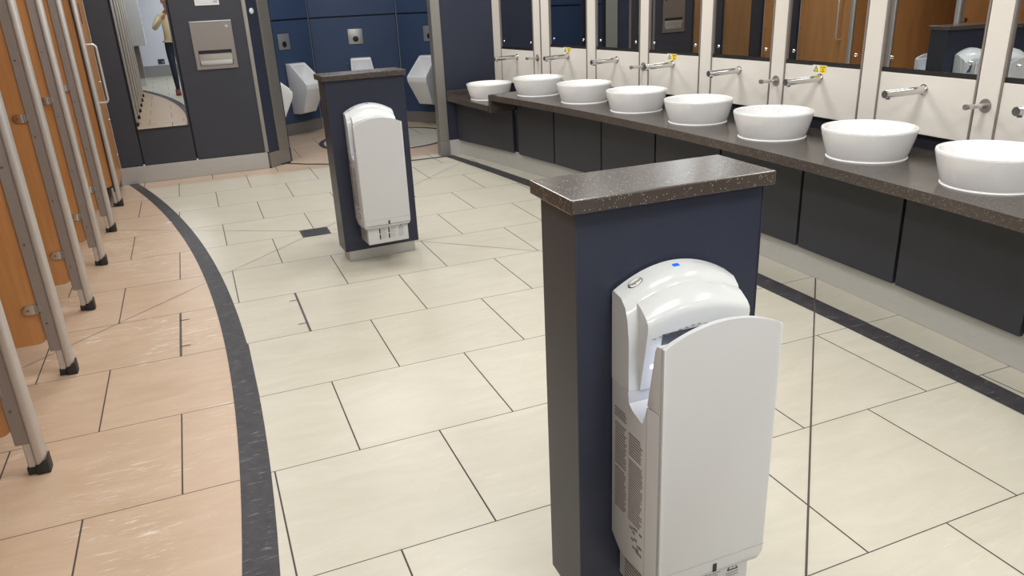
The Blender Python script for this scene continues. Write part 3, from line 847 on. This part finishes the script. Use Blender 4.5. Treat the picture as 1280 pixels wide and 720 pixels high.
e=empty('paper_towel_dispenser',T(-0.073,WY-0.001,0.982),'recessed stainless steel paper towel dispenser in the dark far left wall','towel dispenser')
W2=0.181; Ht=0.42
bm=new()
# face plate with a cut-out for the tray
def frame_plate(bm,x0,x1,z0,z1,hx0,hx1,hz0,hz1,y0,y1):
    box(bm,x0,hx0,y0,y1,z0,z1); box(bm,hx1,x1,y0,y1,z0,z1); box(bm,hx0,hx1,y0,y1,hz1,z1); box(bm,hx0,hx1,y0,y1,z0,hz0)
frame_plate(bm,-W2,W2,0,Ht,-0.146,0.146,0.03,0.168,-0.012,0)
obj('face_plate',bm,brushed('dispenser_steel', srgb(142,136,132), 0.42, (120,2,2), 0.7),e)
bm=new(); box(bm,-W2-0.001,W2+0.001,-0.016,0,Ht-0.003,Ht+0.006,0.001,1); obj('top_edge',bm,M_CHROME,e)
bm=new(); box(bm,-0.146,0.146,-0.003,0,0.03,0.168); obj('recess',bm,M_GAP,e)
bm=new(); prism(bm,[(-0.003,0.135),(-0.006,0.137),(-0.018,0.130),(-0.014,0.104),(-0.004,0.075)],'x',-0.144,0.144,bev=0.001); obj('towel_lip',bm,M_STEELH,e,40)
bm=new(); prism(bm,[(-0.003,0.033),(-0.003,0.080),(-0.010,0.060),(-0.014,0.040),(-0.013,0.033)],'x',-0.140,0.140,bev=0.001); obj('tray',bm,M_STEELD,e,40)
bm=new(); box(bm,-0.03,0.035,-0.008,-0.003,0.150,0.162); obj('slot',bm,M_BLACK,e)
bm=new(); lathe(bm,[(0,0.003),(0.012,0.003),(0.014,0),(0,0)],20,M=T(0.135,-0.012,Ht-0.05)@RX(PI/2)); lk=obj('lock',bm,M_CHROME,e,40)
bm=new(); lathe(bm,[(0.005,0.0042),(0.008,0.0042),(0.008,0.0032),(0.005,0.0032)],20,M=T(0.135,-0.0125,Ht-0.05)@RX(PI/2)); obj('lock_ring',bm,M_BLACK,lk,40)

e=empty('wall_notice',T(-0.07,WY-0.001,1.54),'white paper notice on the dark wall above the towel dispenser','sign')
bm=new(); box(bm,-0.104,0.104,-0.004,0,0,0.29,0.001,1); obj('frame',bm,M_PAPER,e)
bm=new(); box(bm,-0.097,0.097,-0.0048,-0.0038,0.008,0.282); obj('sheet',bm,M_PLASTICM,e)
bm=new(); box(bm,0.054,0.090,-0.0054,-0.0047,0.022,0.036,0.003,2); obj('printed_mark',bm,M_GRAYPRINT,e)

# white round plate on the angled navy jamb panel
e=empty('round_wall_plate',JM@T(0.062,0,1.472),'small round white plate on the narrow navy panel left of the urinals','wall plate')
bm=new(); lathe(bm,[(0,0.008),(0.021,0.007),(0.026,0.003),(0.027,0),(0,0)],28,M=RX(PI/2)); obj('disc',bm,M_PLASTIC,e,40)

# ================================================================== URINALS
def urinal_parts(e):
    # local: y=0 wall, -y into the room, widths along x ; z absolute minus 0.28
    def ring(pts): return pts
    # cross sections by height : (z, half width, y_front, y_back)
    bm=new()
    # outer shell as hull-like faceted body
    hw=0.155
    V=lambda *p: bm.verts.new(p)
    # side profile (y,z): top back, top front edge, lip, lower front, bottom front, bottom back
    prof=[(0,0.60),(-0.085,0.595),(-0.345,0.365),(-0.335,0.30),(-0.195,0.02),(-0.12,0.0),(0,0.0)]
    wid=[0.125,0.128,0.150,0.150,0.105,0.095,0.105]
    L=[V(-w,y,z) for (y,z),w in zip(prof,wid)]; R_=[V(w,y,z) for (y,z),w in zip(prof,wid)]
    bm.faces.new(L); bm.faces.new(R_[::-1])
    m=len(prof)
    for j in range(m):
        if j==1: continue            # the sloping mouth stays open
        k=(j+1)%m; bm.faces.new((L[j],R_[j],R_[k],L[k]))
    # rim and bowl
    def lerp(a,b,t): return tuple(a[i]+(b[i]-a[i])*t for i in range(3))
    c=[L[1],R_[1],R_[2],L[2]]
    cc=sum((v.co for v in c),Vector())/4
    inn=[V(*(v.co+(cc-v.co)*0.15)) for v in c]
    nrm=Vector((0,0.665,-0.75))
    deep=[V(*(cc+(v.co-cc)*0.5+nrm*0.19)) for v in c]
    for i in range(4):
        k=(i+1)%4
        bm.faces.new((c[i],c[k],inn[k],inn[i])); bm.faces.new((inn[i],inn[k],deep[k],deep[i]))
    bm.faces.new(deep)
    bmesh.ops.recalc_face_normals(bm,faces=bm.faces[:])
    r=bmesh.ops.bevel(bm,geom=bm.edges[:],offset=0.012,segments=3,affect='EDGES',profile=0.5)
    obj('urinal_body',bm,M_CERAM,e,35)
    bm=new(); lathe(bm,[(0,0.004),(0.02,0.003),(0.024,0),(0,0)],20,M=T(0,-0.105,0.375)@RX(0.72)); obj('waste_grid',bm,M_CHROME,e,40)
def wallframe(c,nv,z):
    n=Vector((nv[0],nv[1],0)).normalized(); y=-n; x=y.cross(Vector((0,0,1)))
    return Matrix(((x.x,y.x,0,c[0]),(x.y,y.y,0,c[1]),(0,0,1,z),(0,0,0,1)))
nC=(-0.14,-0.99); nL=(0.6,-0.8); nR=(-0.8,-0.6); nS=(0.998,-0.065)
us=[((1.705,6.468),nC,'on the middle navy wall panel, mostly hidden behind the far pedestal'),((0.845,6.327),nL,'on the angled navy wall left of far pedestal'),((0.345,5.43),nS,'nearest the left steel column, mostly hidden by it'),((2.50,5.993),nR,'on the right navy wall, partly hidden by the right steel column')]
proto=None
for c,nv,t in us:
    lab='white angular urinal '+t; Mx=wallframe(c,nv,0.25)
    if proto is None:
        proto=empty('urinal',Mx,lab,'urinal','urinals in the navy bay'); urinal_parts(proto)
    else:
        o=copy_tree(proto); o.matrix_world=Mx; o['label']=lab
proto=None
for c,nv,t in (((1.675,6.472),nC,'above the middle urinal'),((0.775,6.274),nL,'above the urinal on the left angled wall'),((2.50,5.993),nR,'half hidden by the right steel column')):
    lab='square steel flush sensor with black eye '+t; Mx=wallframe(c,nv,1.10)
    if proto is None:
        proto=empty('flush_sensor',Mx,lab,'sensor','flush sensors above the urinals')
        bm=new(); box(bm,-0.09,0.09,-0.006,0,-0.09,0.09,0.004,2); obj('cover_plate',bm,M_STEELH,proto,40)
        bm=new(); lathe(bm,[(0,0.006),(0.026,0.006),(0.034,0.003),(0.036,0),(0,0)],28,M=T(0.0,-0.006,-0.03)@RX(PI/2)); obj('sensor_eye',bm,M_BLACK,proto,40)
        for sx in (-0.075,0.075):
            bm=new(); lathe(bm,[(0,0.002),(0.004,0.0015),(0.005,0),(0,0)],10,M=T(sx,-0.006,0.075)@RX(PI/2)); obj('screw',bm,M_CHROMEEND,proto,40)
    else:
        o=copy_tree(proto); o.matrix_world=Mx; o['label']=lab

# ================================================================== FLOOR FITTINGS
e=empty('floor_drain',T(0.295,1.757,0),'dark square floor drain cover left of the far pedestal','drain')
bm=new(); box(bm,-0.098,0.098,-0.092,0.092,0.0018,0.004,0.001,1); obj('cover_plate',bm,M_DRAIN,e)
bm=new()
for k in range(8): box(bm,-0.08,0.08,-0.078+k*0.0205,-0.072+k*0.0205,0.004,0.0043)
obj('grating_slots',bm,M_BLACK,e)
e=empty('paper_scrap',T(-0.675,2.62,0.0014),'tiny white scrap of paper lying on the dark curved floor border','litter')
bm=new(); prism(bm,[(-0.022,-0.012),(0.010,-0.016),(0.024,0.002),(0.006,0.016),(-0.018,0.010)],'z',0,0.002); obj('scrap',bm,M_PAPER,e)

# ================================================================== THINGS SEEN ONLY IN THE TALL MIRROR
e=empty('wall_cabinet',T(-1.12,-6.15,0.86),'pale grey wall-hung metal unit on the left, seen in the tall mirror','cabinet')
bm=new(); box(bm,-0.07,0.27,-0.40,0.40,0,1.2,0.006,2); obj('casing',bm,M_PLASTICM,e)
bm=new()
for k in range(5): box(bm,0.268,0.274,-0.1,-0.08,0.35+k*0.13,0.40+k*0.13)
obj('vent_slots',bm,M_BLACK,e)
e=empty('wall_socket',T(-0.66,-9.05,0.33),'black wall socket on the white wall, seen in the tall mirror','socket')
bm=new(); box(bm,-0.075,0.075,0,0.012,-0.045,0.075,0.006,2); sp=obj('socket_plate',bm,M_DARKPL,e)
bm=new(); box(bm,0.02,0.05,0.011,0.016,-0.02,0.03,0.002,1); obj('rocker_switch',bm,M_PLASTICG,sp)

# ---- the photographer (stands behind the camera, reflected in the tall mirror)
def skin_body(name, joints, edges, radii, mat, parent=None, sub=2):
    me=bpy.data.meshes.new(name); me.from_pydata(joints,edges,[])
    o=link(bpy.data.objects.new(name,me))
    sm=o.modifiers.new('skin','SKIN'); 
    for i,r in enumerate(radii):
        rr = r if isinstance(r,tuple) else (r,r)
        me.skin_vertices[0].data[i].radius=rr
    me.skin_vertices[0].data[0].use_root=True
    ss=o.modifiers.new('sub','SUBSURF'); ss.levels=sub; ss.render_levels=sub
    dg=bpy.context.evaluated_depsgraph_get(); dg.update()
    m2=bpy.data.meshes.new_from_object(o.evaluated_get(dg))
    o.modifiers.clear(); old=o.data; o.data=m2; bpy.data.meshes.remove(old)
    m2.name=name
    m2.materials.clear()
    for m in (mat if isinstance(mat,(list,tuple)) else [mat]): m2.materials.append(m)
    m2.polygons.foreach_set('use_smooth',[True]*len(m2.polygons))
    if parent: o.parent=parent
    return o
def person():
    e=empty('person',T(-0.345,-4.02,0),'person in cream jacket and dark trousers holding a phone, reflected in tall mirror','person')
    J=[];R=[];Ed=[]
    def j(p,r,par=None):
        J.append(p);R.append(r)
        if par is not None: Ed.append((par,len(J)-1))
        return len(J)-1
    pel=j((0,0,0.95),(0.155,0.105))
    wa=j((0,0.01,1.10),(0.140,0.095),pel); ch=j((0,0.01,1.28),(0.165,0.11),wa); sh=j((0,0.0,1.42),(0.12,0.075),ch)
    nk=j((0,0.02,1.49),(0.052,0.052),sh); nk2=j((0.0,0.035,1.555),(0.053,0.055),nk)
    h1=j((0,0.055,1.60),(0.066,0.078),nk2); h2=j((0,0.05,1.68),(0.077,0.092),h1); h3=j((0,0.04,1.745),(0.062,0.075),h2)
    for sx in (-1,1):
        hp=j((sx*0.09,0,0.88),(0.085,0.09),pel); kn=j((sx*0.085,0.02,0.48),0.056,hp); cf=j((sx*0.08,-0.01,0.33),0.056,kn); an=j((sx*0.075,-0.02,0.10),0.040,cf)
        hl=j((sx*0.075,-0.02,0.05),0.040,an); to=j((sx*0.085,0.15,0.035),(0.04,0.03),hl)
    hands=[]
    for sx in (-1,1):
        a0=j((sx*0.17,0.0,1.405),0.060,sh)
        if sx<0: el=(-0.28,0.10,1.20); wr=(-0.075,0.325,1.41)
        else: el=(0.29,0.10,1.20); wr=(0.175,0.325,1.41)
        m1=j(tuple(Vector((sx*0.17,0.0,1.405)).lerp(Vector(el),0.5)),0.053,a0)
        eb=j(el,0.046,m1); f1=j(tuple(Vector(el).lerp(Vector(wr),0.4)),0.044,eb); w1=j(wr,0.029,f1)
        d=(Vector((-0.045 if sx<0 else 0.145,0.372,1.52))-Vector(wr)).normalized()
        pm=j(tuple(Vector(wr)+d*0.06),(0.036,0.022),w1); hands.append((Vector(wr)+d*0.075,d,sx))
    body=skin_body('body',J,Ed,R,[M_SKIN,M_JACKET,M_DENIM],e)
    for p in body.data.polygons:
        c=p.center
        if c.z<0.965: p.material_index=2 if c.z>0.085 else 0
        elif c.z<1.50 and not (c.y>0.31): p.material_index=1
        else: p.material_index=0
    # fingers, each its own chain curling round the phone
    for base,d,sx in hands:
        side=Vector((0,0,1)) if False else d.cross(Vector((0,1,0))).normalized()
        for k in range(4):
            b0=base+side*(0.028-0.0185*k)
            L=(0.068,0.078,0.073,0.058)[k]
            tow=Vector((-sx,0.35,0.15)).normalized()
            p=[b0-d*0.02,b0+d*L*0.30+tow*0.008,b0+d*L*0.5+tow*L*0.35,b0+d*L*0.55+tow*L*0.75]
            f=skin_body('finger',[tuple(q) for q in p],[(0,1),(1,2),(2,3)],[0.010,0.0095,0.009,0.008],M_SKIN,body,1)
        p=[base-d*0.055+Vector((-sx*0.01,0,0)),base-d*0.025+Vector((-sx*0.035,-0.01,0.0)),base+d*0.01+Vector((-sx*0.045,-0.012,0.004))]
        skin_body('thumb',[tuple(q) for q in p],[(0,1),(1,2)],[0.012,0.011,0.009],M_SKIN,body,1)
    # face
    for sx in (-1,1):
        bm=new(); lathe(bm,[(0,0.010),(0.008,0.006),(0.011,0),(0.008,-0.006),(0,-0.010)],12,M=T(sx*0.031,0.128,1.665)); obj('eye',bm,M_EYE,body,40)
        bm=new(); lathe(bm,[(0,0.012),(0.010,0.010),(0.012,0),(0.008,-0.010),(0,-0.012)],12,M=T(sx*0.079,0.045,1.655)@Matrix.Diagonal((0.9,1.4,2.3,1))); obj('ear',bm,M_SKIN,body,40)
    bm=new(); prism(bm,[(0.120,1.672),(0.156,1.632),(0.150,1.622),(0.118,1.622)],'x',-0.014,0.014,bev=0.005); obj('nose',bm,M_SKIN,body,40)
    bm=new(); box(bm,-0.024,0.024,0.118,0.137,1.590,1.603,0.005,2); obj('mouth',bm,M_LIP,body,40)
    # hair cap
    bm=new(); bmesh.ops.create_icosphere(bm,subdivisions=3,radius=1)
    for v in bm.verts:
        v.co=Vector((v.co.x*0.090,v.co.y*0.112,v.co.z*0.100))
        if v.co.y>0.03 and v.co.z<0.045: v.co.y*=0.35
    bmesh.ops.transform(bm,matrix=T(0,0.028,1.712),verts=bm.verts[:])
    obj('hair',bm,M_HAIR,e,60)
    # jacket hem and collar
    bm=new(); tube(bm,[(0.172*math.cos(a),0.120*math.sin(a),0.968) for a in [2*PI*i/28 for i in range(29)]],0.016,8,caps=False); obj('jacket_hem',bm,M_JACKET,e,60)
    bm=new(); tube(bm,[(0.072*math.cos(a),0.02+0.068*math.sin(a),1.475) for a in [2*PI*i/24 for i in range(25)]],0.017,8,caps=False); obj('collar',bm,M_JACKET,e,60)
    for sx in (-1,1):
        bm=new()
        prism(bm,[(-0.085,0.002),(0.165,0.002),(0.20,0.012),(0.195,0.045),(0.11,0.085),(0.03,0.105),(-0.07,0.105),(-0.09,0.05)],'x',sx*0.08-0.048,sx*0.08+0.048,bev=0.016,seg=3)
        obj('shoe',bm,M_SHOE,e,50)
    return e
person()
e=empty('phone',T(-0.29,-3.628,1.52),'black phone held upright by the person reflected in the tall mirror','phone')
bm=new(); box(bm,-0.078,0.078,-0.004,0.004,-0.036,0.036,0.003,2); obj('phone_body',bm,M_PHONE,e)
bm=new(); box(bm,-0.072,-0.045,0.004,0.006,0.004,0.032,0.002,1); obj('camera_bump',bm,M_CHROMEEND,e)

# ================================================================== LIGHT
def area(x,y,z,sx,sy,power,col=(1,0.993,0.98),rot=None):
    l=bpy.data.lights.new('ceiling_lamp','AREA'); l.shape='RECTANGLE'; l.size=sx; l.size_y=sy; l.energy=power; l.color=col
    o=link(bpy.data.objects.new('ceiling_lamp',l)); o.location=(x,y,z)
    if rot: o.rotation_euler=rot
    return o
LK=0.95
for y in (-5.6,-3.4,-1.3,0.9,3.0):
    area(0.95,y,2.66,0.6,0.6,24*LK)
    area(-0.55,y+0.4,2.66,0.6,0.6,17*LK)
    area(2.2,y,2.66,0.25,0.9,14*LK)
area(1.45,5.3,2.66,0.7,0.7,20*LK,(0.95,0.97,1.0))
area(0.5,-7.6,2.66,1.2,1.0,60*LK,(0.92,0.95,1.0))
W=bpy.data.worlds.new('world'); S.world=W; W.use_nodes=True
W.node_tree.nodes['Background'].inputs[0].default_value=(0.9,0.95,1,1); W.node_tree.nodes['Background'].inputs[1].default_value=0.1

# ================================================================== CAMERA
cam=bpy.data.cameras.new('camera'); co_=link(bpy.data.objects.new('camera',cam))
cam.sensor_fit='HORIZONTAL'; cam.sensor_width=36; cam.lens=36*FPX/1280; cam.clip_start=0.01
r,d,f=[Vector(v) for v in ROT]
co_.matrix_world=Matrix(((r.x,-d.x,-f.x,CAM[0]),(r.y,-d.y,-f.y,CAM[1]),(r.z,-d.z,-f.z,CAM[2]),(0,0,0,1)))
S.camera=co_
S.view_settings.view_transform='Standard'
S.view_settings.exposure=0.0
